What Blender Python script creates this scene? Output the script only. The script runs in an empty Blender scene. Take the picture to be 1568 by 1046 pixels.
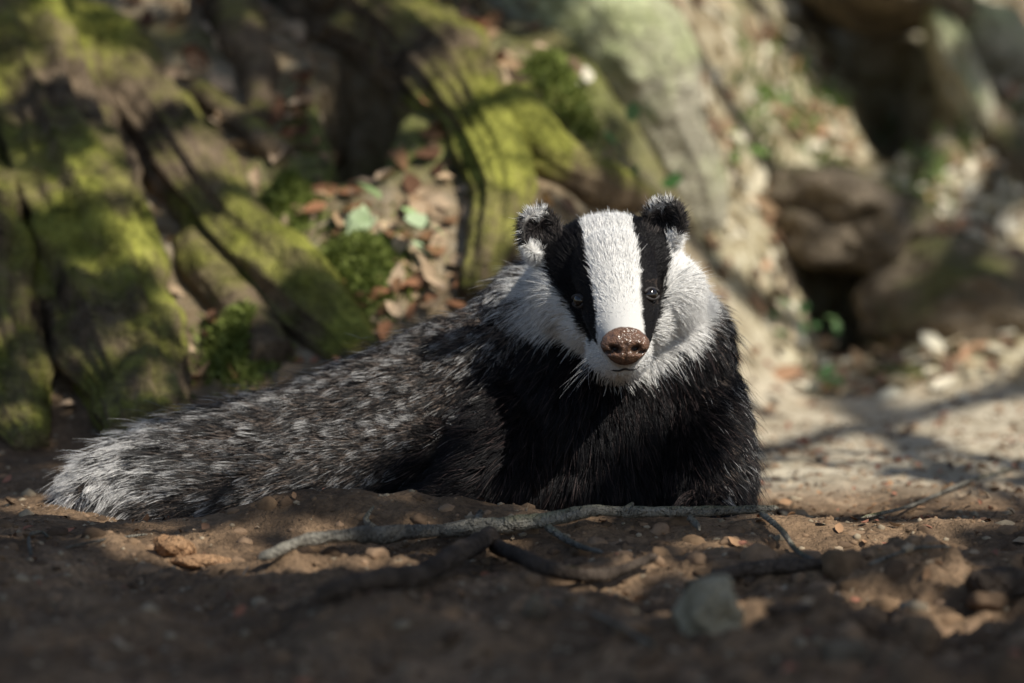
import bpy, bmesh, math, numpy as np
from mathutils import Vector, Matrix, kdtree
from mathutils.bvhtree import BVHTree
rng=np.random.default_rng(7)
scn=bpy.context.scene
# ---------------------------------------------------------------- helpers
def _h(ix,iy,iz):
    M=0xffffffff
    n=(ix*374761393+iy*668265263+iz*1442695041)&M
    n=((n^(n>>13))*1274126177)&M
    n=((n^(n>>15))*2246822519)&M
    return ((n^(n>>16))&0xffff)/65535.0
def vnoise(p):
    p=np.asarray(p,float); i=np.floor(p).astype(np.int64); f=p-i; f=f*f*(3-2*f)
    r=0
    for dx in (0,1):
        wx=f[:,0] if dx else 1-f[:,0]
        for dy in (0,1):
            wy=f[:,1] if dy else 1-f[:,1]
            for dz in (0,1):
                wz=f[:,2] if dz else 1-f[:,2]
                r=r+wx*wy*wz*_h(i[:,0]+dx,i[:,1]+dy,i[:,2]+dz)
    return r
def fbm(p,fr,oc=3,g=0.5):
    p=np.asarray(p,float)*fr; s=0;a=1;t=0
    for o in range(oc):
        s=s+a*(vnoise(p+17.3*o)-0.5); t+=a; a*=g; p=p*2.03
    return s/t*2
def sstep(a,b,x):
    t=np.clip((x-a)/(b-a),0,1); return t*t*(3-2*t)
def nrmz(v): return v/np.maximum(np.linalg.norm(v,axis=-1,keepdims=True),1e-9)
def mk_mesh(name,V,F,smooth=True):
    V=np.asarray(V,np.float32); F=np.asarray(F,np.int32)
    me=bpy.data.meshes.new(name); k=F.shape[1]
    me.vertices.add(len(V)); me.vertices.foreach_set('co',V.ravel())
    me.loops.add(F.size); me.loops.foreach_set('vertex_index',F.ravel())
    me.polygons.add(len(F)); me.polygons.foreach_set('loop_start',np.arange(0,F.size,k,dtype=np.int32))
    if smooth: me.polygons.foreach_set('use_smooth',np.ones(len(F),bool))
    me.update(calc_edges=True); me.validate()
    return me
def add_obj(name,data,mat=None,parent=None):
    o=bpy.data.objects.new(name,data); scn.collection.objects.link(o)
    if mat: data.materials.append(mat)
    if parent: o.parent=parent
    return o
def set_col(data,col,name='col'):
    a=data.attributes.new(name,'FLOAT_COLOR','POINT')
    c=np.ones((len(col),4),np.float32); c[:,:3]=col
    a.data.foreach_set('color',c.ravel())
def empty(name):
    o=bpy.data.objects.new(name,None); scn.collection.objects.link(o); return o
# ---------------------------------------------------------------- image pixel coordinates plus camera depth, turned into world metres
CH=0.5
def px_to_world(a,b,D):
    k=D/6510.0
    return np.array([(a-784)*k, D-4.0, CH-0.083*D+(523-b)*k])
# ---------------------------------------------------------------- terrain
PITS=[]
def H(x,y):
    x=np.asarray(x,float); y=np.asarray(y,float)
    P=np.stack([x,y,np.zeros_like(x)],-1).reshape(-1,3)
    n1=fbm(P,1.7,3).reshape(x.shape); n2=fbm(P+5,9,4).reshape(x.shape); n3=fbm(P+9,42,3).reshape(x.shape)
    r=sstep(-0.02,0.32,x-0.12*(y-0.5))
    y0=0.36*(1-r)+1.12*r; sl=0.80*(1-r)+0.50*r
    t=y-y0
    rise=sl*(np.sqrt(t*t+0.02)+t)/2
    rise=1.35*(1-np.exp(-rise/1.35))
    far=sstep(0.2,0.9,y-y0+0.3)
    crest=(0.004+0.016*sstep(-0.36,-0.16,x)+0.024*np.exp(-((x+0.12)/0.16)**2))*np.exp(-((y+0.12)/0.065)**2)
    base=-0.008+rise+crest
    near=1-sstep(-0.3,-0.05,y)
    lump=sstep(0.05,0.35,x)*sstep(-0.12,-0.45,y)
    z=base+n1*0.07*far+n1*0.008+n2*(0.009+0.022*far+0.028*lump+0.018*near*sstep(-0.1,-0.3,y))+n3*(0.0045+0.004*far+0.013*lump+0.008*near)
    for (cx,cy,cz,w,l,dp) in PITS:
        m=(1-sstep(w*0.6,w*1.2,np.abs(x-cx+0.9*w*n2)))*sstep(-0.08,0.03,y-cy)*(1-sstep(l,l+0.05,y-cy))
        z=z*(1-m)+m*np.minimum(z,cz-dp+0.01*n2)
    return z
def Hs(x,y): return float(H(np.array([x]),np.array([y]))[0])
def ground_hit(a,b,D0=3.0,D1=9.0):
    Ds=np.arange(D0,D1,0.01); k=Ds/6510
    X=(a-784)*k; Y=Ds-4; Z=CH-0.083*Ds+(523-b)*k
    i=np.argmax(Z<H(X,Y)); 
    return Ds[i] if Z[i]<H(X[i:i+1],Y[i:i+1])[0] else D1
_p=[]
for (a,b,wpx,l,dp) in [(1385,220,66,0.40,0.04),(560,235,66,0.20,0.06),(1290,515,60,0.30,0.04)]:
    D=ground_hit(a,b); c=px_to_world(a,b,D); _p.append((c[0],c[1],c[2],wpx*D/6510,l,dp))
PITS.extend(_p)
def axis(lo,hi,n,far,m):
    d=np.linspace(lo,hi,n); st=(hi-lo)/(n-1)
    g=np.cumsum(np.geomspace(st,st*far,m)); g=g/g[-1]*far
    return np.concatenate([lo-g[::-1],d,hi+g])
xs=axis(-1.15,1.15,400,70,40); ys=axis(-1.15,2.4,560,70,40)
X,Y=np.meshgrid(xs,ys); Z=H(X,Y)
V=np.stack([X,Y,Z],-1).reshape(-1,3); nx=len(xs); ny=len(ys)
ii=np.arange(nx*ny).reshape(ny,nx)
F=np.stack([ii[:-1,:-1],ii[:-1,1:],ii[1:,1:],ii[1:,:-1]],-1).reshape(-1,4)
gm=mk_mesh('ground',V,F)
r_=sstep(0.0,0.30,V[:,0]-0.1*(V[:,1]-0.5))
mottle=fbm(V,5,3)
litter=sstep(0.95,1.2,V[:,1]+0.25*mottle)*r_+ sstep(0.35,0.5,V[:,1])*(1-r_)*0.35
mossm=sstep(0.05,0.35,fbm(V+3,3.2,3))*sstep(0.25,0.5,V[:,1])*(1-0.85*r_)
sand=sstep(0.15,0.45,V[:,1]+0.1*mottle)*(1-sstep(1.2,1.5,V[:,1]))*r_
set_col(gm,np.stack([np.clip(litter,0,1),np.clip(mossm,0,1),np.clip(sand,0,1)],-1),'mask')
# ---------------------------------------------------------------- materials
def newmat(name):
    m=bpy.data.materials.new(name); m.use_nodes=True
    nt=m.node_tree; b=nt.nodes['Principled BSDF']; return m,nt,b
def N(nt,t,**kw):
    n=nt.nodes.new(t)
    for k,v in kw.items(): setattr(n,k,v)
    return n
def noise(nt,co,sc,det=4,rough=0.6,dist=0):
    n=N(nt,'ShaderNodeTexNoise'); n.inputs['Scale'].default_value=sc; n.inputs['Detail'].default_value=det
    n.inputs['Roughness'].default_value=rough; n.inputs['Distortion'].default_value=dist
    nt.links.new(co,n.inputs['Vector']); return n.outputs['Fac']
def ramp(nt,f,st):
    r=N(nt,'ShaderNodeValToRGB'); e=r.color_ramp.elements
    while len(e)<len(st): e.new(0.5)
    for q,(p,c) in zip(e,st): q.position=p; q.color=(*c,1)
    nt.links.new(f,r.inputs['Fac']); return r.outputs['Color']
def mix(nt,f,a,b,mode='MIX'):
    m=N(nt,'ShaderNodeMix',data_type='RGBA',blend_type=mode)
    for s,v in ((m.inputs[0],f),(m.inputs[6],a),(m.inputs[7],b)):
        if isinstance(v,(int,float)): s.default_value=v
        elif isinstance(v,tuple): s.default_value=(*v,1)
        else: nt.links.new(v,s)
    return m.outputs[2]
def math_(nt,op,a,b,clamp=False):
    m=N(nt,'ShaderNodeMath',operation=op,use_clamp=clamp)
    for s,v in ((m.inputs[0],a),(m.inputs[1],b)):
        if isinstance(v,(int,float)): s.default_value=v
        else: nt.links.new(v,s)
    return m.outputs[0]
def bump(nt,b,hs,st,dist):
    prev=None
    for h,s,d in zip(hs,st,dist):
        n=N(nt,'ShaderNodeBump'); n.inputs['Strength'].default_value=s; n.inputs['Distance'].default_value=d
        nt.links.new(h,n.inputs['Height'])
        if prev: nt.links.new(prev,n.inputs['Normal'])
        prev=n.outputs['Normal']
    nt.links.new(prev,b.inputs['Normal'])
def pos(nt): return N(nt,'ShaderNodeNewGeometry').outputs['Position']
# soil
m_soil,nt,b=newmat('soil'); co=pos(nt)
a=N(nt,'ShaderNodeAttribute',attribute_name='mask'); sp=N(nt,'ShaderNodeSeparateColor'); nt.links.new(a.outputs['Color'],sp.inputs[0])
soil=ramp(nt,noise(nt,co,7,5,0.65),[(0.3,(0.11,0.072,0.045)),(0.5,(0.24,0.156,0.093)),(0.68,(0.40,0.265,0.16))])
soil=mix(nt,ramp(nt,noise(nt,co,130,2,0.7),[(0.35,(0.25,)*3),(0.62,(1,1,1))]),mix(nt,0.6,soil,(0.035,0.024,0.016)),soil)
sandc=ramp(nt,noise(nt,co,14,4,0.65),[(0.3,(0.38,0.31,0.21)),(0.6,(0.66,0.58,0.44))])
c=mix(nt,math_(nt,'MULTIPLY',sp.outputs[2],0.9),soil,sandc)
litc=ramp(nt,noise(nt,co,34,4,0.7),[(0.35,(0.20,0.15,0.08)),(0.5,(0.46,0.39,0.24)),(0.62,(0.66,0.60,0.44))])
c=mix(nt,sp.outputs[0],c,litc)
mossc=ramp(nt,noise(nt,co,60,4,0.7),[(0.35,(0.03,0.04,0.008)),(0.6,(0.18,0.20,0.05))])
c=mix(nt,math_(nt,'MULTIPLY',sp.outputs[1],0.85),c,mossc)
nt.links.new(c,b.inputs['Base Color']); b.inputs['Roughness'].default_value=0.95; b.inputs['Specular IOR Level'].default_value=0.15
bump(nt,b,[noise(nt,co,45,4,0.7),noise(nt,co,260,3,0.7)],[0.9,0.8],[0.012,0.003])
gm.materials.append(m_soil); ground=add_obj('ground',gm)
def bark_mat(name,moss_amt,bark1=(0.05,0.036,0.025),bark2=(0.30,0.22,0.14),m1=(0.055,0.062,0.012),m2=(0.44,0.43,0.09)):
    m,nt,b=newmat(name); co=pos(nt)
    bk=ramp(nt,noise(nt,co,16,5,0.7,0.6),[(0.35,bark1),(0.65,bark2)])
    ms=ramp(nt,noise(nt,co,22,5,0.75),[(0.32,m1),(0.66,m2)])
    g=N(nt,'ShaderNodeNewGeometry'); s=N(nt,'ShaderNodeSeparateXYZ'); nt.links.new(g.outputs['Normal'],s.inputs[0])
    f=math_(nt,'ADD',noise(nt,co,4.5,4,0.65),math_(nt,'MULTIPLY',s.outputs[2],0.16))
    f=math_(nt,'MULTIPLY',math_(nt,'SUBTRACT',f,0.60-moss_amt*0.2),5,True)
    nt.links.new(mix(nt,f,bk,ms),b.inputs['Base Color']); b.inputs['Roughness'].default_value=0.95; b.inputs['Specular IOR Level'].default_value=0.1
    bump(nt,b,[noise(nt,co,30,4,0.7,0.5),noise(nt,co,140,3,0.8)],[1,0.9],[0.03,0.007])
    return m
m_moss=bark_mat('mossy_bark',0.62)
m_pale=bark_mat('pale_bark',0.7,(0.30,0.27,0.19),(0.66,0.61,0.47),(0.36,0.38,0.18),(0.66,0.68,0.40))
m_bark=bark_mat('bark',0.0)
m_rock=bark_mat('mossy_stone',0.2,(0.09,0.07,0.05),(0.30,0.24,0.17),(0.05,0.055,0.02),(0.24,0.24,0.08))
m_twig=bark_mat('twig_bark',-0.2,(0.10,0.09,0.075),(0.36,0.33,0.27),(0.12,0.12,0.05),(0.28,0.27,0.14))
m_dtwig=bark_mat('dark_twig_bark',-1,(0.05,0.038,0.03),(0.17,0.13,0.10))
m_stone=bark_mat('pale_stone',-1,(0.36,0.31,0.21),(0.62,0.55,0.40))
m_chip=bark_mat('wood_chip',-1,(0.34,0.19,0.10),(0.48,0.30,0.17))
def attr_mat(name,rough=0.6,spec=0.3,trans=0.0,att='col',vary=0.0):
    m,nt,b=newmat(name); a=N(nt,'ShaderNodeAttribute',attribute_name=att); c=a.outputs['Color']
    if vary:
        c=mix(nt,vary,c,ramp(nt,noise(nt,pos(nt),90,3,0.7),[(0.3,(0.35,)*3),(0.7,(1,1,1))]),'MULTIPLY')
    nt.links.new(c,b.inputs['Base Color']); b.inputs['Roughness'].default_value=rough; b.inputs['Specular IOR Level'].default_value=spec
    if trans:
        t=N(nt,'ShaderNodeBsdfTranslucent'); nt.links.new(c,t.inputs[0]); ms=N(nt,'ShaderNodeMixShader'); ms.inputs[0].default_value=trans
        nt.links.new(b.outputs[0],ms.inputs[1]); nt.links.new(t.outputs[0],ms.inputs[2])
        nt.links.new(ms.outputs[0],nt.nodes['Material Output'].inputs['Surface'])
    return m
m_leaf=attr_mat('leaf',0.55,0.3,0.3); m_dead=attr_mat('dead_leaf',0.8,0.2,vary=0.3)
m_clod=attr_mat('clod',0.95,0.1,vary=0.6); m_blade=attr_mat('blade',0.6,0.2,0.25)
# ---------------------------------------------------------------- tubes / stones
def catmull(P,n):
    P=np.asarray(P,float); P=np.vstack([2*P[0]-P[1],P,2*P[-1]-P[-2]]); out=[]
    for i in range(1,len(P)-2):
        t=np.linspace(0,1,n,endpoint=False)[:,None]
        a,b_,c,d=P[i-1],P[i],P[i+1],P[i+2]
        out.append(0.5*((2*b_)+(-a+c)*t+(2*a-5*b_+4*c-d)*t**2+(-a+3*b_-3*c+d)*t**3))
    out.append(P[-2][None]); return np.vstack(out)
def tube(pts,rad,seg=40,n=14,amp=0.22,fr=9,fur=0.0,flat=1.0):
    C=catmull(np.hstack([np.asarray(pts,float),np.asarray(rad,float)[:,None]]),n)
    R=np.maximum(C[:,3],0.0005); C=C[:,:3]; T=nrmz(np.gradient(C,axis=0))
    up=np.array([0,-1,0.3]); A=nrmz(np.cross(T,up)); B=nrmz(np.cross(A,T))
    th=np.linspace(0,2*np.pi,seg,endpoint=False)
    R2=R.copy(); R2[0]*=0.05; R2[-1]*=0.05
    dirs=(A[:,None]*np.cos(th)[None,:,None]+B[:,None]*np.sin(th)[None,:,None]*flat)
    V=C[:,None]+dirs*R[:,None,None]
    q=V.reshape(-1,3)
    L=np.concatenate([[0],np.cumsum(np.linalg.norm(np.diff(C,axis=0),axis=1))])
    d=fbm(q,fr,4)*amp+fbm(q,fr*4,2)*amp*0.3
    if fur:
        fq=np.stack([np.cos(th)[None]*3+0*L[:,None],np.sin(th)[None]*3+0*L[:,None],(L[:,None]*3+0*th[None])],-1).reshape(-1,3)
        d=d-fur*np.abs(fbm(fq,1.0,3))
    V=C[:,None]+dirs*(R2[:,None]*(1+d.reshape(len(C),seg)))[...,None]
    V=V.reshape(-1,3); m=len(C); idx=np.arange(m*seg).reshape(m,seg)
    F=np.stack([idx[:-1],np.roll(idx[:-1],-1,1),np.roll(idx[1:],-1,1),idx[1:]],-1).reshape(-1,4)
    return V,F
def tube_obj(name,pts,rad,mat,parent=None,**kw):
    V,F=tube(pts,rad,**kw); return add_obj(name,mk_mesh(name,V,F),mat,parent)
def ico(sub):
    bm=bmesh.new(); bmesh.ops.create_icosphere(bm,subdivisions=sub,radius=1)
    V=np.array([v.co[:] for v in bm.verts]); F=np.array([[v.index for v in f.verts] for f in bm.faces]); bm.free(); return V,F
I1=ico(1);I2=ico(2);I3=ico(3);I5=ico(5)
def stone(name,c,r,mat,seed=0,amp=0.3,fr=1.3,parent=None,rot=0):
    V,F=I5; r=np.asarray(r)
    d=1+amp*fbm(V+seed,fr,3)+0.06*fbm(V+seed,7,3)
    q=V*d[:,None]*r
    if rot: q=q@np.array(Matrix.Rotation(rot,3,'Y')).T
    return add_obj(name,mk_mesh(name,q+np.asarray(c),F),mat,parent)
def rootpath(L,lift=0.35):
    P=[];R=[]
    for e in L:
        a,b_,r=e[:3]; D=e[3] if len(e)>3 else ground_hit(a,b_)
        k=D/6510; p=px_to_world(a,b_,D); 
        if len(e)<=3: p=p+np.array([0,-0.25,0.15])*r*k
        P.append(p);R.append(r*k)
    P=np.array(P); 
    if len(P)>4:
        yy=P[:,1].copy(); P[1:-1,1]=0.5*yy[1:-1]+0.25*(yy[:-2]+yy[2:])
    return P,np.array(R)
# ---------------------------------------------------------------- oak tree with mossy roots
oak=empty('oak_tree')
T0=np.array([-0.62,2.3,1.25])
def rt(name,L,top=True,mat=m_moss,**kw):
    P,R=rootpath(L)
    if top:
        P=np.vstack([T0+np.array([0,0,0.2]),(T0+P[0])/2+np.array([0,0.0,0.12]),P]); R=np.concatenate([[0.12],[max(0.11,R[0]*1.1)],R])
    return tube_obj(name,P,R,mat,oak,**kw)
rt('root_1',[(-60,-60,130),(30,130,125),(95,300,125),(150,450,120),(198,580,100),(220,690,70)],amp=0.32,fur=0.4,seg=90,n=26)
rt('root_2',[(-120,150,120),(-60,380,130),(-20,520,100),(20,620,70),(50,690,30)],amp=0.35,fur=0.45,seg=90,n=26)
rt('root_3',[(60,-60,60),(170,110,66),(260,240,70),(340,350,72),(430,440,66),(505,510,56),(560,560,34)],amp=0.4,fur=0.35,seg=70,n=24)
rt('root_4',[(480,-60,95),(590,40,92),(670,120,86),(735,215,72),(765,300,58),(755,390,46),(730,470,34)],amp=0.4,fur=0.4,seg=80,n=24)
rt('root_5',[(770,170,55),(835,240,50),(910,285,40),(990,310,24)],top=False,amp=0.35,fur=0.25,seg=60,n=20)
rt('root_6',[(290,370,30),(320,430,40),(370,490,42),(420,560,36)],top=False,amp=0.35,fur=0.2,seg=50,n=20,mat=m_bark)
rt('root_7',[(300,140,20),(370,190,22),(430,235,22),(520,240,18)],top=False,amp=0.3,seg=40,n=16,mat=m_bark)
rt('root_9',[(330,-40,40),(370,50,40),(400,130,34),(395,200,24)],top=False,amp=0.35,fur=.2,seg=40,n=16,mat=m_bark)
rt('root_8',[(800,-60,95),(890,20,98),(965,110,94),(1015,210,78),(1055,290,56),(1085,360,26)],amp=0.3,fur=0.2,seg=70,n=22,mat=m_pale)
tube_obj('trunk',[T0+np.array([0,0,-0.4]),T0+np.array([0,0,0.2]),T0+np.array([0.02,0.02,1.0]),T0+np.array([-0.05,0.1,2.6]),T0+np.array([-0.2,0.2,5])],[0.42,0.33,0.27,0.24,0.12],m_moss,oak,seg=60,n=20,amp=0.15,fur=0.2,fr=5)
for i,(d,z) in enumerate([((-1.4,0.3,0.9),2.2),((1.0,0.9,1.0),2.8),((-0.6,1.5,0.8),3.3),((-0.8,-0.9,1.2),3.6)]):
    p=T0+np.array([-0.05,0.1,z]); d=np.array(d)
    tube_obj('limb_%d'%(i+1),[p,p+d*0.5+[0,0,.05],p+d*1.0],[0.09,0.06,0.02],m_bark,oak,seg=16,n=8,amp=0.15)
# ---------------------------------------------------------------- rocks on right
def rock(name,a,b_,rx,rz,mat,seed,ry=None,sink=0.2,amp=0.3,rot=0):
    D=ground_hit(a,b_+rz*0.8); k=D/6510; c=px_to_world(a,b_,D); 
    return stone(name,c+np.array([0,rx*k*0.4,-rz*k*sink]),(rx*k,(ry or rx)*k*0.8,rz*k),mat,seed,amp,rot=rot)
rock('boulder',1505,62,88,74,m_pale,3,rot=0.3)
rock('boulder',1465,450,150,84,m_rock,5,ry=120,amp=0.45)
rock('boulder',1375,575,55,18,m_rock,8)
cx,cy,cz,w_,l_,dp_=PITS[0]
stone('burrow_roof_stone',(cx-0.01,cy+0.27,cz+0.215),(w_*2.1,0.22,0.07),m_rock,61,0.45)
stone('burrow_side_stone',(cx+w_*1.45,cy+0.08,cz+0.06),(w_*0.55,0.12,0.12),m_pale,66,0.45,rot=-0.35)
cx,cy,cz,w_,l_,dp_=PITS[2]
stone('boulder',(cx+0.01,cy+0.17,cz+0.135),(w_*2.3,0.17,0.062),m_rock,73,0.4,rot=0.1)
stone('boulder',(cx-w_*1.5,cy+0.08,cz+0.03),(w_*0.7,0.10,0.06),m_rock,77,0.4)
P,R=rootpath([(1450,110,26),(1490,170,34),(1530,225,36),(1600,300,36)]); tube_obj('exposed_root',P,R,m_rock,seg=50,n=18,amp=0.35,fur=0.3)
# ---------------------------------------------------------------- leaves
def leaves(name,C,Nn,size,col,mat,curl=0.5,parent=None,asp=0.55,extra=None):
    n=len(C); rv=rng.normal(size=(n,3)); A=nrmz(rv-Nn*(rv*Nn).sum(1,keepdims=True)); B=np.cross(Nn,A)
    t=np.array([0,0.3,0.65,1.0]); w=np.array([0.06,0.46,0.40,0.03]); cu=rng.uniform(-1,1,(n,1))*curl; cv=rng.uniform(0,1,(n,1))*curl
    VV=[]
    for ti,wi in zip(t,w):
        for s in (-1,0,1):
            l=ti-0.5
            VV.append(C+size[:,None]*(A*l+B*(s*wi*asp)+Nn*(cu*(l*l)*1.2+cv*abs(s)*wi*0.7)))
    V=np.stack(VV,1).reshape(-1,3)
    q=[]
    for r in range(3):
        for c_ in range(2):
            i=r*3+c_; q.append([i,i+1,i+4,i+3])
    F=(np.array(q)[None]+np.arange(n)[:,None,None]*12).reshape(-1,4)
    me=mk_mesh(name,V,F); set_col(me,np.repeat(col,12,0)); return add_obj(name,me,mat,parent)
def gnormal(x,y):
    e=0.01; hx=(H(x+e,y)-H(x-e,y))/(2*e); hy=(H(x,y+e)-H(x,y-e))/(2*e)
    return nrmz(np.stack([-hx,-hy,np.ones_like(hx)],-1))
def pick(n,cols,var=0.2):
    c=np.array(cols)[rng.integers(0,len(cols),n)]; return np.clip(c*rng.uniform(1-var,1+var,(n,1)),0,1)
def notpit(x,y):
    m=np.ones(len(x),bool)
    for (cx,cy,cz,w,l,dp) in PITS: m&=~((np.abs(x-cx)<w*1.3)&(y>cy-0.05)&(y<cy+l+0.05))
    return m
# litter
n=22000; x=rng.uniform(-1.1,1.4,n); y=rng.uniform(0.3,3.0,n)
r=sstep(0.0,0.30,x-0.1*(y-0.5)); dens=sstep(0.95,1.3,y)*r+(1-r)*(0.08+0.55*np.exp(-((x+0.13)/0.16)**2))*sstep(0.3,0.5,y)
dens=dens*np.maximum(sstep(-0.5,0.1,fbm(np.stack([x,y,0*x],-1),4,2)+0.15),0.5*r)
k=(rng.random(n)<dens)&notpit(x,y); x=x[k];y=y[k]; nn=nrmz(gnormal(x,y)+rng.normal(size=(len(x),3))*0.35)
nn[:,2]=np.abs(nn[:,2]); nn=nrmz(nn)
cl=pick(len(x),[(0.72,0.64,0.47),(0.62,0.51,0.34),(0.36,0.24,0.14),(0.80,0.73,0.56),(0.18,0.11,0.07),(0.46,0.27,0.16),(0.76,0.68,0.52)])
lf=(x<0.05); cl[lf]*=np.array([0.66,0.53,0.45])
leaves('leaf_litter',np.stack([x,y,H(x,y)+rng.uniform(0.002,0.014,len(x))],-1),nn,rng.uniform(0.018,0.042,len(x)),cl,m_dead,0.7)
n=4600; x=rng.uniform(-0.6,0.9,n); y=rng.uniform(-1.0,1.2,n)
k=rng.random(n)<np.where(x>0.2,0.75,0.3); x=x[k];y=y[k]; nn=nrmz(gnormal(x,y)+rng.normal(size=(len(x),3))*0.5); nn[:,2]=np.abs(nn[:,2])+0.1; nn=nrmz(nn)
leaves('bark_flakes',np.stack([x,y,H(x,y)+0.002],-1),nn,rng.uniform(0.004,0.016,len(x))*rng.uniform(0.5,1.3,len(x)),
  pick(len(x),[(0.34,0.20,0.11),(0.12,0.07,0.045),(0.42,0.32,0.22),(0.36,0.16,0.10)]),m_dead,0.7)
def scatter_rocks(name,x,y,s,col,mat,base=I1,sink=0.2):
    V0,F0=base; n=len(x); P=np.stack([x,y,H(x,y)-s*sink],-1)
    q=V0[None]*rng.uniform(0.65,1.3,(n,1,3)); q=q*(1+0.35*fbm((V0[None]+rng.uniform(0,50,(n,1,3))).reshape(-1,3),1.6,2).reshape(n,len(V0),1))
    an=rng.uniform(0,6.28,n); c,s_=np.cos(an)[:,None],np.sin(an)[:,None]
    q=np.stack([q[...,0]*c-q[...,1]*s_,q[...,0]*s_+q[...,1]*c,q[...,2]*0.75],-1)
    V=(P[:,None]+q*s[:,None,None]).reshape(-1,3); F=(F0[None]+np.arange(n)[:,None,None]*len(V0)).reshape(-1,3)
    me=mk_mesh(name,V,F); set_col(me,np.repeat(col,len(V0),0)); return add_obj(name,me,mat)
sc=[(0.24,0.155,0.092),(0.15,0.098,0.062),(0.32,0.21,0.13),(0.40,0.32,0.22)]
n=14000; x=rng.uniform(-0.62,0.75,n); y=rng.uniform(-1.05,0.9,n); s=0.0012+0.0038*rng.random(n)**3+0.007*(rng.random(n)>0.96)*rng.random(n)
scatter_rocks('soil_crumbs',x,y,s,pick(n,sc),m_clod)
n=1000; x=np.where(rng.random(n)<0.62,0.7-0.65*rng.random(n)**1.3,rng.uniform(-.6,.7,n)); y=rng.uniform(-1.0,-0.14,n); s=rng.uniform(0.004,0.013,n)+0.010*(rng.random(n)>0.85)*(x>0.15)
scatter_rocks('soil_clods',x,y,s,pick(n,sc[:3]),m_clod,I3,0.35)
# ---------------------------------------------------------------- green things
def blades(name,C,L,W,col,lean=0.5,parent=None):
    n=len(C); d=nrmz(np.concatenate([rng.normal(size=(n,2))*lean,np.ones((n,1))],1)); s=nrmz(np.cross(d,rng.normal(size=(n,3))))
    b2=nrmz(d+np.concatenate([rng.normal(size=(n,2))*lean,-0.2*np.ones((n,1))],1))
    v=[C-s*W[:,None],C+s*W[:,None],C+d*L[:,None]*.55+s*W[:,None]*.8,C+d*L[:,None]*.55-s*W[:,None]*.8,C+(d*.55+b2*.45)*L[:,None]+s*W[:,None]*.15,C+(d*.55+b2*.45)*L[:,None]-s*W[:,None]*.15]
    V=np.stack(v,1).reshape(-1,3); F=(np.array([[0,1,2,3],[3,2,4,5]])[None]+np.arange(n)[:,None,None]*6).reshape(-1,4)
    me=mk_mesh(name,V,F); set_col(me,np.repeat(col,6,0)); return add_obj(name,me,m_blade,parent)
gc=[(0.12,0.20,0.04),(0.16,0.24,0.07),(0.08,0.13,0.03),(0.22,0.28,0.09)]
def moss(name,a,b_,ra,n):
    D=ground_hit(a,b_); c=px_to_world(a,b_,D); rr=ra*D/6510
    q=rng.normal(size=(n,2))*rr*0.5; x=c[0]+q[:,0]; y=c[1]+q[:,1]*1.2; hump=0.035*np.exp(-(q**2).sum(1)/(rr*0.55)**2)
    hump*=1+0.5*fbm(np.stack([x,y,0*x],-1),30,2)
    e=empty(name)
    blades('fronds',np.stack([x,y,H(x,y)+hump-0.004],-1),rng.uniform(0.008,0.018,n),rng.uniform(0.001,0.0022,n),pick(n,[(0.20,0.24,0.05),(0.32,0.37,0.10),(0.10,0.13,0.03)]),0.7,e)
    V,F=I3; 
    x=c[0]+V[:,0]*rr*0.8; y=c[1]+V[:,1]*rr
    add_obj('bed',mk_mesh(name,np.stack([x,y,H(x,y)-0.02+0.045*np.maximum(V[:,2],-0.3)],-1),F),m_moss,e)
moss('moss_cushion',540,430,80,7000); moss('moss_cushion',370,545,60,3500); moss('moss_cushion',440,330,50,3000); moss('moss_cushion',860,150,60,2500)
n=900; cc=rng.integers(0,14,n); cx=rng.uniform(1080,1560,14); cy=rng.uniform(150,330,14)
cen=np.array([px_to_world(a,b_,ground_hit(a,b_)) for a,b_ in zip(cx,cy)])
p=cen[cc]+np.concatenate([rng.normal(size=(n,2))*0.02,np.zeros((n,1))],1); p=p[notpit(p[:,0],p[:,1])]; n=len(p); p[:,2]=H(p[:,0],p[:,1])
blades('grass',p,rng.uniform(0.015,0.045,n),rng.uniform(0.0015,0.004,n),pick(n,gc),0.8)
def plant(a,b_,h,nl,ls,cols=gc):
    D=ground_hit(a,b_+h); base=px_to_world(a,b_+h,D); k=D/6510; e=empty('seedling'); top=base+np.array([0.004,-0.005,h*k])
    tube_obj('stem',[base-[0,0,.01],(base+top)/2+[.003,0,0],top],[0.0015,0.0013,0.001],m_twig,e,seg=8,n=5)
    C=top+rng.normal(size=(nl,3))*ls*k*0.8; nn=nrmz(rng.normal(size=(nl,3))*0.5+np.array([0.2,-0.5,0.8]))
    leaves('leaves',C,nn,rng.uniform(0.7,1.3,nl)*ls*k,pick(nl,cols),m_leaf,0.3,e,0.8)
bg=[(0.12,0.26,0.08),(0.2,0.33,0.12),(0.09,0.2,0.06)]
br_=[(0.50,0.60,0.36),(0.34,0.46,0.20)]
plant(945,215,50,4,44,bg); plant(968,250,40,3,36,bg); plant(565,325,50,8,42,br_); plant(620,360,30,6,36,br_)
plant(1245,495,60,6,26,bg); plant(1262,575,30,7,26,bg); plant(1410,245,40,10,30); plant(1190,490,25,5,20,bg); plant(1215,185,30,8,30); plant(1340,190,30,8,26,bg); plant(1110,230,30,8,26)
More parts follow.
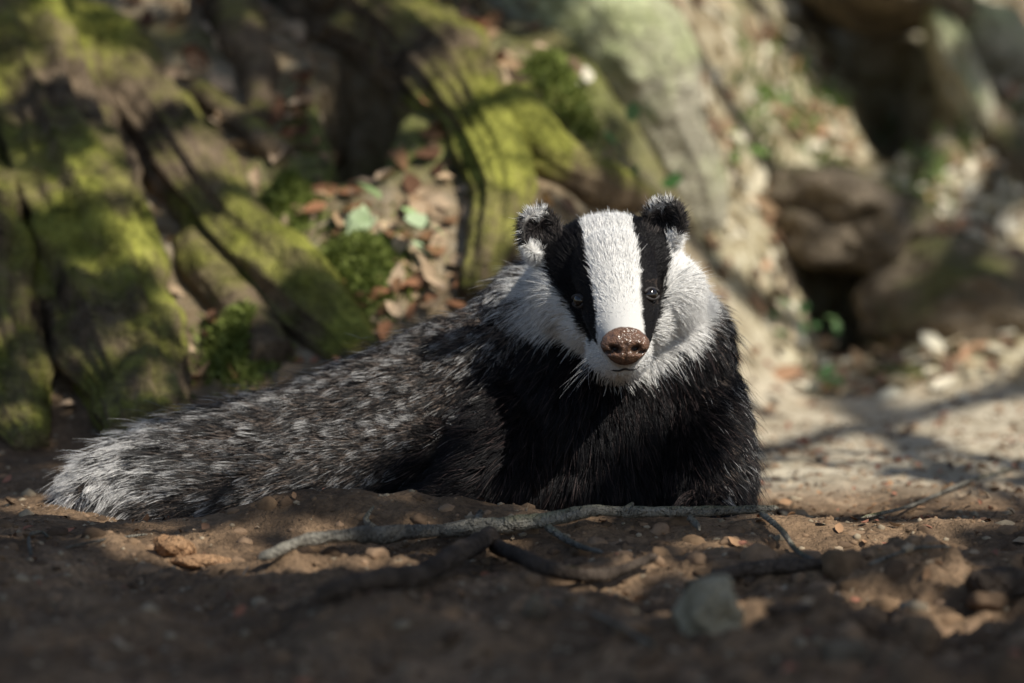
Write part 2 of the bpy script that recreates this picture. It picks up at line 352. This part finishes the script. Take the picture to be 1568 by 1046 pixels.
# ---------------------------------------------------------------- fallen branches, stones
def lay(L,off=1.0):
    P=[];R=[]
    for a,b_,r in L:
        D=ground_hit(a,b_+r); k=D/6510; p=px_to_world(a,b_,D); p[2]=max(p[2],Hs(p[0],p[1])+r*k*0.6); P.append(p);R.append(r*k)
    P=np.array(P)
    if len(P)>4:
        yy=P[:,1].copy(); s=np.arange(len(P)); c=np.polyfit(s,yy,2); P[:,1]=0.3*yy+0.7*np.polyval(c,s)
        P[:,2]=np.maximum(0.5*P[:,2]+0.5*(H(P[:,0],P[:,1])+R),H(P[:,0],P[:,1])+np.array(R)*0.7)
    return P,R
br=empty('fallen_branch')
P,R=lay([(395,872,8),(470,860,10),(540,845,12),(580,828,12),(650,824,11),(720,829,12),(830,822,11),(900,810,10),(960,805,9),(1060,808,8),(1120,802,7),(1195,799,5)])
P[:,2]+=0.010; tube_obj('stem',P,R,m_twig,br,seg=16,n=12,amp=0.45,fr=45)
for i,L in enumerate([[(1165,800,5),(1198,828,5),(1225,866,4),(1272,886,3)],[(835,824,6),(880,852,5),(925,874,3)],[(1055,808,6),(1068,822,5),(1072,832,2)],[(945,806,6),(965,790,4),(972,782,2)],[(575,828,7),(560,812,5),(572,802,2)],[(725,828,8),(735,812,5),(738,806,2)]]):
    P,R=lay(L); P[:,2]+=0.008; tube_obj('twig_%d'%i,P,R,m_twig,br,seg=10,n=10,amp=0.3,fr=80)
b2=empty('fallen_branch')
P,R=lay([(480,930,14),(570,905,17),(640,888,18),(700,866,16),(755,846,14)]); P[:,2]+=.008; tube_obj('stem',P,R,m_dtwig,b2,seg=20,n=12,amp=0.35,fr=40)
P,R=lay([(755,846,12),(800,868,13),(840,884,13),(920,884,10),(1010,890,6)]); P[:,2]+=.007; tube_obj('side_stem',P,R,m_dtwig,b2,seg=20,n=12,amp=0.35,fr=40)
P,R=lay([(1090,896,10),(1150,888,12),(1210,882,12),(1275,884,10)]); P[:,2]+=.007; tube_obj('fallen_branch',P,R,m_dtwig,seg=20,n=12,amp=0.35,fr=40)
e=empty('thin_roots')
for i,L in enumerate([[(45,860,3),(42,835,3),(60,822,3),(72,835,2)],[(95,850,2),(150,835,2),(225,826,2)],[(1320,800,3),(1400,780,3),(1480,745,3),(1568,720,2)],[(1330,890,3),(1400,850,3),(1460,862,2)],[(840,930,3),(920,960,3),(1010,1010,3)]]):
    P,R=lay(L); P[:,2]+=0.003; tube_obj('rootlet_%d'%i,P,R,m_twig,e,seg=8,n=10,amp=0.2,fr=60)
def lstone(name,a,b_,rx,rz,mat,seed,amp=0.35):
    D=ground_hit(a,b_+rz*0.7); k=D/6510; c=px_to_world(a,b_,D); return stone(name,c+np.array([0,rx*k*.3,0]),(rx*k,rx*k*0.7,rz*k),mat,seed,amp)
lstone('stone',1090,946,54,56,m_stone,31,0.6); lstone('wood_chip',262,842,30,20,m_chip,47,0.5); lstone('wood_chip',300,864,44,9,m_chip,49,0.5)
lstone('stone',820,940,20,20,m_rock,50); lstone('stone',1530,900,45,28,m_dtwig,51); lstone('stone',1210,940,34,14,m_dtwig,55); lstone('stone',1300,1010,40,26,m_rock,57)
# ---------------------------------------------------------------- BADGER body
badger=empty('badger')
S=[]
def E(a,b_,D,rx,ry=None,rz=None):
    S.append((px_to_world(a,b_,D),np.array([rx,ry or rx,rz or rx])))
def chain(L,n=8):
    P=np.array([np.concatenate([px_to_world(a,b_,D),[r]]) for a,b_,D,r in L]); C=catmull(P,n) if len(P)>2 else np.array([P[0]+(P[1]-P[0])*t for t in np.linspace(0,1,n)])
    for c in C: S.append((c[:3],np.array([c[3]]*3)))
E(936,416,4.01,.069,.062,.054)
E(938,436,4.01,.074,.052,.042)
E(880,455,4.00,.036,.043,.036); E(1012,446,4.00,.036,.043,.039)
E(944,482,3.99,.058,.05,.040)
chain([(940,415,3.958,.038),(948,460,3.93,.036),(953,500,3.90,.029),(956,526,3.872,.0215)],6)
chain([(948,535,3.95,.030),(953,550,3.89,.0160)],6)
chain([(925,470,4.07,.078),(915,560,4.09,.095),(925,650,4.08,.110)],8)
E(1000,540,4.06,.072,.07,.075)
E(840,490,4.09,.056,.06,.055)
E(935,725,4.07,.125,.10,.075)
chain([(850,515,4.11,.070),(790,582,4.11,.078),(690,614,4.11,.071),(600,650,4.10,.068),(500,690,4.09,.064),(400,718,4.08,.062),(300,742,4.07,.058),(225,764,4.06,.055),(178,780,4.05,.051)],8)
chain([(170,805,4.04,.046),(150,825,4.02,.032)],4)
chain([(1040,590,4.06,.052),(1060,640,4.04,.049),(1078,710,4.00,.043),(1092,765,3.97,.032),(1080,800,3.93,.022)],6)
chain([(800,650,4.06,.060),(760,720,4.00,.048),(700,770,3.98,.030),(650,792,3.96,.020)],6)
chain([(640,700,4.06,.050),(480,735,4.05,.05),(340,770,4.04,.046),(230,795,4.03,.040)],8)
ears=[]
def ear(a,b_,D,r,tilt,yaw):
    c=px_to_world(a,b_,D); ears.append((c,r)); M=Matrix.Rotation(yaw,3,'Z')@Matrix.Rotation(tilt,3,'Y')
    M=np.array(M)
    for t in np.linspace(-0.75*np.pi,0.75*np.pi,28):
        q=np.array([math.sin(t)*r*0.85,-0.004,math.cos(t)*r]); S.append((c+M@q,np.array([.0042]*3)))
    for rr in (0.25,0.5,0.75):
        for t in np.linspace(0,2*np.pi,14,endpoint=False):
            q=np.array([math.sin(t)*r*0.85*rr,0.004,math.cos(t)*r*rr]); S.append((c+M@q,np.array([.0045]*3)))
    S.append((c+M@np.array([0,0.006,-r*0.8]),np.array([r*0.9,.012,r*0.75])))
ear(824,357,3.99,.0205,-0.45,0.35); ear(1018,342,3.99,.0205,0.35,-0.35)
V0,F0=I3; vs=[];fs=[];o=0
for c,r in S:
    vs.append(V0*r+c); fs.append(F0+o); o+=len(V0)
tmp=bpy.data.objects.new('tmp',mk_mesh('tmp',np.vstack(vs),np.vstack(fs))); scn.collection.objects.link(tmp)
md=tmp.modifiers.new('r','REMESH'); md.mode='VOXEL'; md.voxel_size=0.0024; md.use_smooth_shade=True
md=tmp.modifiers.new('s','SMOOTH'); md.factor=0.5; md.iterations=9
dg=bpy.context.evaluated_depsgraph_get(); bme=bpy.data.meshes.new_from_object(tmp.evaluated_get(dg)); bpy.data.objects.remove(tmp)
bme.name='body'
nv=len(bme.vertices); BV=np.empty(nv*3,np.float32); bme.vertices.foreach_get('co',BV); BV=BV.reshape(-1,3).astype(float)
# ---- coat plan: colour as function of place on the animal
def uv(p): return p[:,0]/0.000606+784, 523-(p[:,2]-0.1715)/0.000606
nose_c=px_to_world(957,530,3.854); eyeL=px_to_world(889,460,3.93); eyeR=px_to_world(994,448,3.93)
earC=[e_[0] for e_ in ears]
def coat(p):
    p=p+0.0018*np.stack([fbm(p+i*7,160,2) for i in range(3)],-1)
    u,v=uv(p); n=len(p)
    vt=np.interp(u,[700,760,790,850,900,925,950,1000,1020,1060,1090,1120],[450,480,500,522,548,574,584,576,562,530,490,460])
    hd=1-sstep(-14,14,v-vt); hd*=1-sstep(0.045,0.11,p[:,1]); hd*=sstep(765,825,u)*(1-sstep(1078,1108,u))
    L=np.abs(u-np.interp(v,[250,320,360,400,440,470,500,515],[846,855,861,870,882,890,903,906]))/np.interp(v,[250,320,360,400,440,470,490,515,526],[30,32,34,32,26,21,12,6,0.1])
    R=np.abs(u-np.interp(v,[250,320,360,400,440,470,500,515],[984,991,996,999,999,996,991,989]))/np.interp(v,[250,320,360,400,440,470,490,515,526],[26,26,25,22,20,17,10,5,0.1])
    st=np.maximum(1-sstep(0.85,1.15,L),1-sstep(0.85,1.15,R))
    W=hd*(1-st); K=hd*st
    body=1-hd
    ub=760-(v-560)*0.9
    bl=sstep(-90,90,u-ub)
    bl=np.where(v<520,np.where(u>1000,0.4,0.0)+sstep(470,520,v)*0.35,bl)
    rim_lit=sstep(1050,1115,u)*0.35  # right shoulder edge: paler grizzle painted in as rim-lit hairs
    bl=np.clip(bl-rim_lit,0,1)
    bl=np.maximum(bl,0.8*sstep(785,815,v)*(1-sstep(260,420,u)))
    K=K+body*bl; G=body*(1-bl)
    pale=body*sstep(680,800,u)*(1-sstep(470,540,v))*(u<900)*0.3
    W=W+pale*G; G=G*(1-pale)
    for i,c in enumerate(earC):
        d=np.linalg.norm(p-c,axis=1); m=(1-sstep(.023,.029,d))*(p[:,2]>c[2]-0.010)
        rim=sstep(0.013,0.019,p[:,2]-c[2]+ (-0.3 if i==0 else -0.35)*(p[:,0]-c[0]))
        side=sstep(0.012,0.018,(c[0]-p[:,0])) if i==0 else 0
        w=np.maximum(rim,side*0.5)*0.6
        g=0.45*(1-w)
        W=W*(1-m)+m*w; K=K*(1-m)+m*(1-w-g); G=G*(1-m)+m*g
    s=W+K+G+1e-6
    return W/s,K/s,G/s,hd
W,K,G,hd=coat(BV)
base=W[:,None]*np.array([0.6,0.58,0.55])+K[:,None]*np.array([0.008,0.007,0.007])+G[:,None]*np.array([0.06,0.052,0.048])
set_col(bme,base); bme.materials.clear(); bodyo=add_obj('body',bme,attr_mat('skin',0.8,0.1),badger)
# ---- fur
bme.calc_loop_triangles(); nt_=len(bme.loop_triangles); tri=np.empty(nt_*3,np.int32); bme.loop_triangles.foreach_get('vertices',tri); tri=tri.reshape(-1,3)
VN=np.empty(nv*3,np.float32); bme.vertices.foreach_get('normal',VN); VN=nrmz(VN.reshape(-1,3).astype(float))
A,B_,C_=BV[tri[:,0]],BV[tri[:,1]],BV[tri[:,2]]; ar=0.5*np.linalg.norm(np.cross(B_-A,C_-A),axis=1); ce=(A+B_+C_)/3; fn=nrmz(np.cross(B_-A,C_-A))
Wc,Kc,Gc,hc=coat(ce)
dens=1+2.6*hc; dens*=np.where(fn[:,1]>0.45,0.35,1.0); dens*=np.where(ce[:,2]<-0.01,0,1)
pr=ar*dens; pr/=pr.sum()
def sample(n):
    t=rng.choice(nt_,n,p=pr); r1=np.sqrt(rng.random((n,1))); r2=rng.random((n,1))
    w=(1-r1,r1*(1-r2),r1*r2); i=tri[t]
    return BV[i[:,0]]*w[0]+BV[i[:,1]]*w[1]+BV[i[:,2]]*w[2], nrmz(VN[i[:,0]]*w[0]+VN[i[:,1]]*w[1]+VN[i[:,2]]*w[2])
def flow(p,n,hd):
    u,v=uv(p)
    fh=nrmz(p-(nose_c+np.array([0,-0.01,0.0])));  fh=nrmz(fh+np.array([0,0.5,0.05]))
    low=(sstep(400,480,v)*sstep(0.045,0.065,np.abs(p[:,0]-0.097)))[:,None]
    fh=nrmz(fh+low*np.array([0,0.2,-0.9]))
    rm=sstep(280,150,u)[:,None]
    fb=np.array([-0.93,0.12,-0.30])*(1-rm)+np.array([-0.38,0.0,-0.92])*rm
    fc=np.stack([np.clip((u-930)/260,-0.9,0.55),-0.15+0*u,-1+0*u],-1)
    wc=sstep(640,800,u)[:,None]*sstep(480,560,v)[:,None]
    f=fb*(1-wc)+nrmz(fc)*wc
    wr=(sstep(1000,1100,u)*(1-sstep(480,560,v)))[:,None]
    f=f*(1-wr)+np.array([0.5,0.3,-0.8])*wr
    f=nrmz(f)*(1-hd[:,None])+fh*hd[:,None]
    f=f+0.32*np.stack([fbm(p+i*11.7,26,2) for i in range(3)],-1)*(1-0.4*hd[:,None])
    f=f-n*(f*n).sum(1,keepdims=True); return nrmz(f)
def hairs(n,Lmul=1.0,rad=0.00028,clump=0.6,liftm=1.0,npt=6,seedn=5500,guard=False):
    p,nn=sample(n); 
    d=np.minimum(np.linalg.norm((p-eyeL)*[1,0.25,1.15],axis=1),np.linalg.norm((p-eyeR)*[1,0.25,1.15],axis=1))
    dn=np.linalg.norm((p-nose_c)*[0.95,1,1.15],axis=1)
    k=(d>0.0080)&(dn>0.0200)&(p[:,2]>H(p[:,0],p[:,1])-0.01); p=p[k];nn=nn[k]; d=d[k]; n=len(p)
    W,K,G,hd=coat(p); u,v=uv(p)
    t=np.linspace(0,1,npt)
    dist=np.linalg.norm(p-nose_c,axis=1)
    Lh=np.clip(0.0022+0.085*np.maximum(dist-0.02,0),0.0022,0.012)
    Lh=Lh*(0.4+0.6*sstep(0.008,0.022,d))
    cheek=(sstep(0.045,0.065,np.abs(p[:,0]-0.097)))*sstep(395,440,v)
    Lh=Lh+0.010*cheek*hd
    Lb=0.026+0.012*sstep(700,300,u)-0.008*sstep(230,150,u)
    L=(Lh*hd+Lb*(1-hd))
    earm=np.zeros(n)
    for c in earC:
        m=1-sstep(.024,.030,np.linalg.norm(p-c,axis=1)); earm=np.maximum(earm,m)
    L=L*(1-earm)+0.0085*earm
    L=L*rng.uniform(0.65,1.2,n)*Lmul
    lift=(0.24+0.10*rng.normal(size=n))*hd+(0.36+0.12*rng.normal(size=n))*(1-hd); lift=(lift+0.03*cheek+0.20*earm)*liftm
    f=flow(p,nn,hd)
    jit=rng.normal(size=(n,3))*(0.11+0.03*(1-hd[:,None]))
    d0=nrmz(f+nn*lift[:,None]*1.6+jit); d1=nrmz(f+nn*lift[:,None]*0.35+jit*1.3+np.array([0,0,-0.12]))
    T=t[None,:,None]
    Pp=p[:,None]-nn[:,None]*0.0008+L[:,None,None]*(d0[:,None]*(T-0.5*T**2)+d1[:,None]*(0.5*T**2))
    ms=rng.choice(n,min(seedn,n//4),replace=False); kd=kdtree.KDTree(len(ms))
    for j,i in enumerate(ms): kd.insert(p[i],j)
    kd.balance(); near=np.array([ms[kd.find(q)[1]] for q in p])
    cs=(clump*(1-hd)+0.30*hd)*(1-earm)
    target=Pp[near]; g=(cs[:,None]*t[None]**1.4)[...,None]
    Pp=Pp*(1-g)+target*g
    cr=rng.random(n)[near]; var=rng.uniform(0.86,1.04,n)
    cheek_shade=cheek*(p[:,0]<0.09)  # viewer's left cheek: shade painted in as more grey hairs
    gsh=np.where(rng.random(n)<0.05+0.30*cheek_shade,rng.uniform(0.35,0.7,n),1.0)*(0.90+0.10*cr)
    wcol=np.array([0.95,0.93,0.90]); kcol=np.array([0.008,0.007,0.008])
    rump_sunlit=sstep(330,160,u)*(v<770)  # rump hairs whitened: sunlight painted into the coat colour
    dark=np.array([0.018,0.015,0.015]); light=np.array([0.80,0.77,0.74]); buff=np.array([0.22,0.17,0.14])
    lo=0.28+0.22*rng.random(n)-0.2*rump_sunlit; hi=0.57+0.34*rng.random(n)**0.7-0.25*rump_sunlit+0.1*(cr-0.5)
    tt=t[None]+0*lo[:,None]
    a_=sstep(-0.06,0.06,tt-lo[:,None]); b__=sstep(-0.05,0.05,tt-hi[:,None])
    amp=np.where(cr<0.46*(1-0.7*rump_sunlit),0.10,1.0)*rng.uniform(0.5,1.1,n)*(1+0.15*rump_sunlit)
    gr=buff*(1-a_)[...,None]+dark*(a_*(1-b__))[...,None]+(light*amp[:,None])[:,None,:]*(a_*b__)[...,None]
    sel=rng.random(n)*0.6+0.4*rng.random(n)[near]; kk=np.where(sel<W,0,np.where(sel<W+K,1,2))
    brown=(rng.random(n)<0.12)*(1-hd)
    kc=kcol[None]*(1+0*var[:,None]); kc=kc+brown[:,None]*np.array([0.06,0.040,0.036])
    out=np.where((kk==0)[:,None,None],(wcol*(var*gsh)[:,None])[:,None,:]+0*gr,np.where((kk==1)[:,None,None],kc[:,None,:]+0*gr,gr))
    out=np.where(((earm>0.5)&(kk==2))[:,None,None],np.array([0.10,0.085,0.08]),out)
    for e_,cc_ in ((eyeR,(0.05,0.036,0.030)),(eyeL,(0.022,0.017,0.015))):
        de=np.linalg.norm((p-e_)*[1,0.25,1],axis=1); out=np.where((de<0.0125)[:,None,None],np.array(cc_),out)
    rr=rad*(1-0.85*t[None]**2)*rng.uniform(0.7,1.2,(n,1))*(0.75+0.25*(1-hd[:,None]))
    return Pp,np.clip(out,0,1),rr
def hair_obj(name,sets,mat,parent):
    npt=sets[0][0].shape[1]; P=np.concatenate([s[0] for s in sets]); Cc=np.concatenate([s[1] for s in sets]); R=np.concatenate([s[2] for s in sets])
    cu=bpy.data.hair_curves.new(name); cu.add_curves([npt]*len(P))
    cu.attributes['position'].data.foreach_set('vector',P.astype(np.float32).ravel())
    ra=cu.attributes.get('radius') or cu.attributes.new('radius','FLOAT','POINT'); ra.data.foreach_set('value',R.astype(np.float32).ravel())
    set_col(cu,Cc.reshape(-1,3)); return add_obj(name,cu,mat,parent)
m_fur=attr_mat('fur_coat',0.45,0.2)
hair_obj('fur',[hairs(160000)],m_fur,badger)
hair_obj('guard_hair',[hairs(16000,1.4,0.00022,0.2,1.35)],m_fur,badger)
# ---- nose, eyes, mouth
bvh=BVHTree.FromPolygons([tuple(v) for v in BV],[tuple(t) for t in tri])
V,F=ico(5); w=np.array([.0225,.013,.0175])
q=V*w; q[:,0]*=1-0.22*sstep(0.2,-1,V[:,2]); 
col=np.tile(np.array([0.16,0.085,0.052]),(len(V),1))
for sx in (-1,1):
    g=np.exp(-(((V[:,0]-sx*0.42)/0.20)**2+((V[:,2]+0.12-0.25*(np.abs(V[:,0])-0.4))/0.17)**2))*(V[:,1]<0)
    g2=np.exp(-(((V[:,0]-sx*0.72)/0.22)**2+((V[:,2]+0.28)/0.09)**2))*(V[:,1]<0)
    gg=np.maximum(g,g2*0.8); q[:,1]+=gg*0.0095; col=col*(1-0.93*np.clip(gg*1.2,0,1)[:,None])
q[:,1]+=0.002*np.exp(-(V[:,0]/0.07)**2)*(V[:,2]<0.2)*(V[:,1]<0)
q+=V*(0.0009*fbm(V,7,3))[:,None]; col*= (1+0.5*fbm(V,5,2))[:,None]
me=mk_mesh('nose',q+nose_c,F); set_col(me,col)
m_nose,nt,b=newmat('nose_skin'); a=N(nt,'ShaderNodeAttribute',attribute_name='col'); nt.links.new(a.outputs['Color'],b.inputs['Base Color']); b.inputs['Roughness'].default_value=0.22; b.inputs['Specular IOR Level'].default_value=0.8
vo=N(nt,'ShaderNodeTexVoronoi'); vo.inputs['Scale'].default_value=600; nt.links.new(pos(nt),vo.inputs['Vector']); bump(nt,b,[vo.outputs['Distance']],[0.7],[0.0012])
add_obj('nose',me,m_nose,badger)
m_eye,nt,b=newmat('eyeball'); b.inputs['Base Color'].default_value=(0.010,0.007,0.005,1); b.inputs['Roughness'].default_value=0.12; b.inputs['Specular IOR Level'].default_value=0.8
m_lid,nt,b=newmat('eyelid_skin'); b.inputs['Base Color'].default_value=(0.022,0.017,0.015,1); b.inputs['Roughness'].default_value=0.6
V,F=I3
for nm,e_ in (('eye_1',eyeL),('eye_2',eyeR)):
    h=bvh.ray_cast(Vector((e_[0],-0.3,e_[2])),Vector((0,1,0)))
    c=np.array(h[0]); nn=np.array(h[1]); nn=nn if nn[1]<0 else -nn; nn=nrmz(nn+np.array([0,-0.6,0]))
    add_obj(nm,mk_mesh(nm,V*0.0076+c-nn*0.0010,F),m_eye,badger)
    t1=nrmz(np.cross(nn,[0,0,1])); t2=np.cross(t1,nn)
    for k_,(s0,s1) in enumerate(((0.05,0.95),(1.08,1.92))):
        th=np.linspace(s0*np.pi,s1*np.pi,10)
        tube_obj(nm+'_lid_%d'%k_,[c+nn*0.0030+t1*math.cos(a)*0.0082+t2*math.sin(a)*0.0052 for a in th],[0.0008]+[0.0017]*8+[0.0008],m_lid,badger,seg=10,n=3,amp=0.25,fr=200)
P=[]
for a,b_ in ((930,568),(940,569),(949,569),(957,566),(966,568),(975,567),(984,564)):
    p=px_to_world(a,b_,3.87); h=bvh.ray_cast(Vector((p[0],-0.3,p[2])),Vector((0,1,0))); P.append(np.array(h[0])+[0,-0.0003,0] if h[0] else p)
tube_obj('mouth',P,[0.0004,.0008,.0010,.0012,.0010,.0008,.0004],m_lid,badger,seg=8,n=5,amp=0.1)
wp=[];wn=22
for i in range(wn):
    sx=-1 if i%2 else 1; r0=nose_c+np.array([sx*rng.uniform(.016,.024),rng.uniform(.008,.03),rng.uniform(-.022,-.004)])
    dd=nrmz(np.array([sx*1.0,rng.uniform(-.4,.4),rng.uniform(-.9,.1)])); L=rng.uniform(.02,.045); t=np.linspace(0,1,6)[:,None]
    wp.append(r0+dd*L*t+np.array([0,0,-0.012])*t**2)
wp=np.array(wp); hair_obj('whiskers',[(wp,np.full(wp.shape,0.5),np.tile(0.00018*(1-0.8*np.linspace(0,1,6)),(wn,1)))],m_fur,badger)
# ---------------------------------------------------------------- sun + unseen canopy added to dapple it
SD=nrmz(np.array([0.52,-0.46,0.72]))
sun=bpy.data.lights.new('sun','SUN'); sun.energy=5.0; sun.angle=math.radians(0.5); sun.color=(1.0,0.96,0.87)
so=bpy.data.objects.new('sun',sun); scn.collection.objects.link(so); so.rotation_euler=Vector(SD).to_track_quat('Z','Y').to_euler(); so.location=SD*6
w=bpy.data.worlds.new('World'); scn.world=w; w.use_nodes=True; nt=w.node_tree
sk=nt.nodes.new('ShaderNodeTexSky'); sk.sky_type='NISHITA'; sk.sun_disc=False; sk.sun_elevation=math.asin(SD[2]); sk.sun_rotation=math.atan2(SD[0],SD[1])
nt.links.new(sk.outputs[0],nt.nodes['Background'].inputs[0]); nt.nodes['Background'].inputs[1].default_value=0.095
gaps=[]
def gap(a,b_,r,D=None,k=1.0):
    D=D or ground_hit(a,b_); gaps.append((px_to_world(a,b_,D),r*D/6510*k))
for g in [(945,390,170,3.97),(1000,440,145,3.95),(950,520,90,3.88),(900,350,90,4.0),(1110,560,65,4.0),(1125,680,60,4.0),(1120,760,40,4.0),
          (170,710,110,4.0),(330,665,80,4.02),(470,630,80,4.04),(600,570,65,4.05),(720,520,65,4.05),(400,730,50,4.02),(650,640,45,4.03),(250,750,50,4.0),(540,700,40,4.02)]: gap(*g)
for g in [(225,430,80),(260,520,60),(110,170,80),(120,210,60),(60,380,40),(320,290,80),(230,200,50),(430,420,80),(590,340,120),(650,390,80),(560,420,70),(720,110,80),(770,220,80),(740,340,60),
          (850,110,80),(960,70,130),(1010,200,110),(1060,310,80),(1150,250,150),(1260,200,140),(1370,290,120),(1480,290,120),(1150,120,120),(1510,50,100),(1050,100,100),
          (1180,668,90),(1260,662,90),(1340,668,95),(1420,670,90),(1500,610,120),(1410,610,100),(1530,560,80),(1280,620,80),(1180,600,60),(1200,720,60),(1100,230,100),(1230,300,90),(1500,670,90),
          (220,845,60),(270,850,75),(380,870,50),(450,872,45),(560,870,45),(640,870,30),(900,900,60),(1300,820,70),(1420,800,60),(1000,870,45),(1090,945,70),(1260,760,70),(1480,880,60),(1520,760,60),(1150,840,40),(1350,740,70),(1480,960,50),(1350,930,40)]: gap(*g,k=1.12)
dapple_tree=empty('added_dapple_tree')  # unseen tree, added so its leaves shade all but the chosen sun patches
n=17000; T=np.stack([rng.uniform(-1.3,1.5,n),rng.uniform(-1.2,2.6,n),np.zeros(n)],-1); T[:,2]=np.clip(0.45*(T[:,1]-0.4),0,1.0)
thin=(T[:,0]>0.12)&(T[:,1]>0.55)&(rng.random(n)>0.10); thin|=(T[:,0]>0.25)&(T[:,1]>0.1)&(rng.random(n)>0.3); T=T[~thin]
T2=np.stack([rng.uniform(-0.9,0.8,4500),rng.uniform(-1.2,-0.25,4500),np.zeros(4500)],-1); T=np.vstack([T,T2]); n=len(T)  # extra leaves added to darken the foreground
s=rng.uniform(2.7,4.0,n); Lp=T+SD*s[:,None]
keep=np.ones(n,bool)
for c,r in gaps:
    q=Lp-c; d=np.linalg.norm(q-(q@SD)[:,None]*SD,axis=1); keep&=d>r*rng.uniform(0.9,1.25,n)+0.012
Lp=Lp[keep]; n=len(Lp)
leaves('dapple_leaves',Lp,nrmz(rng.normal(size=(n,3))+SD*0.8),rng.uniform(0.05,0.085,n),pick(n,[(0.05,0.10,0.02),(0.07,0.13,0.03),(0.04,0.08,0.015)]),attr_mat('dapple_leaf',0.5,0.4),0.3,dapple_tree,0.7)
bp=np.array([3.0,0.2,Hs(3.0,0.2)])
tube_obj('trunk',[bp-[0,0,.3],bp+[0,0,.3],bp+[-0.05,-0.1,1.8],bp+[-0.1,-.3,3.6],bp+[-.1,-.3,5.5]],[0.24,0.17,0.15,0.12,0.05],m_bark,dapple_tree,seg=30,n=12,amp=0.12,fr=4)  # out-of-view trunk made up to carry the added leaves
for i in range(9):
    tgt=Lp[rng.integers(0,n)]; st=bp+np.array([-0.08,-.2,1.6+0.25*i]); md_=(st+tgt)/2+[0,0,.3]
    tube_obj('limb_%d'%i,[st,md_,tgt],[0.045,0.02,0.005],m_bark,dapple_tree,seg=12,n=8,amp=0.15)
# ---------------------------------------------------------------- camera
cam=bpy.data.cameras.new('camera'); co_=bpy.data.objects.new('camera',cam); scn.collection.objects.link(co_)
co_.location=(0,-4,CH); co_.rotation_euler=(math.pi/2-0.0828,0,0); cam.lens=150; cam.sensor_width=36; cam.clip_end=300; cam.clip_start=0.05
cam.dof.use_dof=True; cam.dof.focus_distance=3.94; cam.dof.aperture_fstop=3.0
scn.camera=co_
scn.view_settings.view_transform='Standard'; scn.view_settings.look='None'; scn.view_settings.exposure=0
print('HAIRS ok',nv,n)
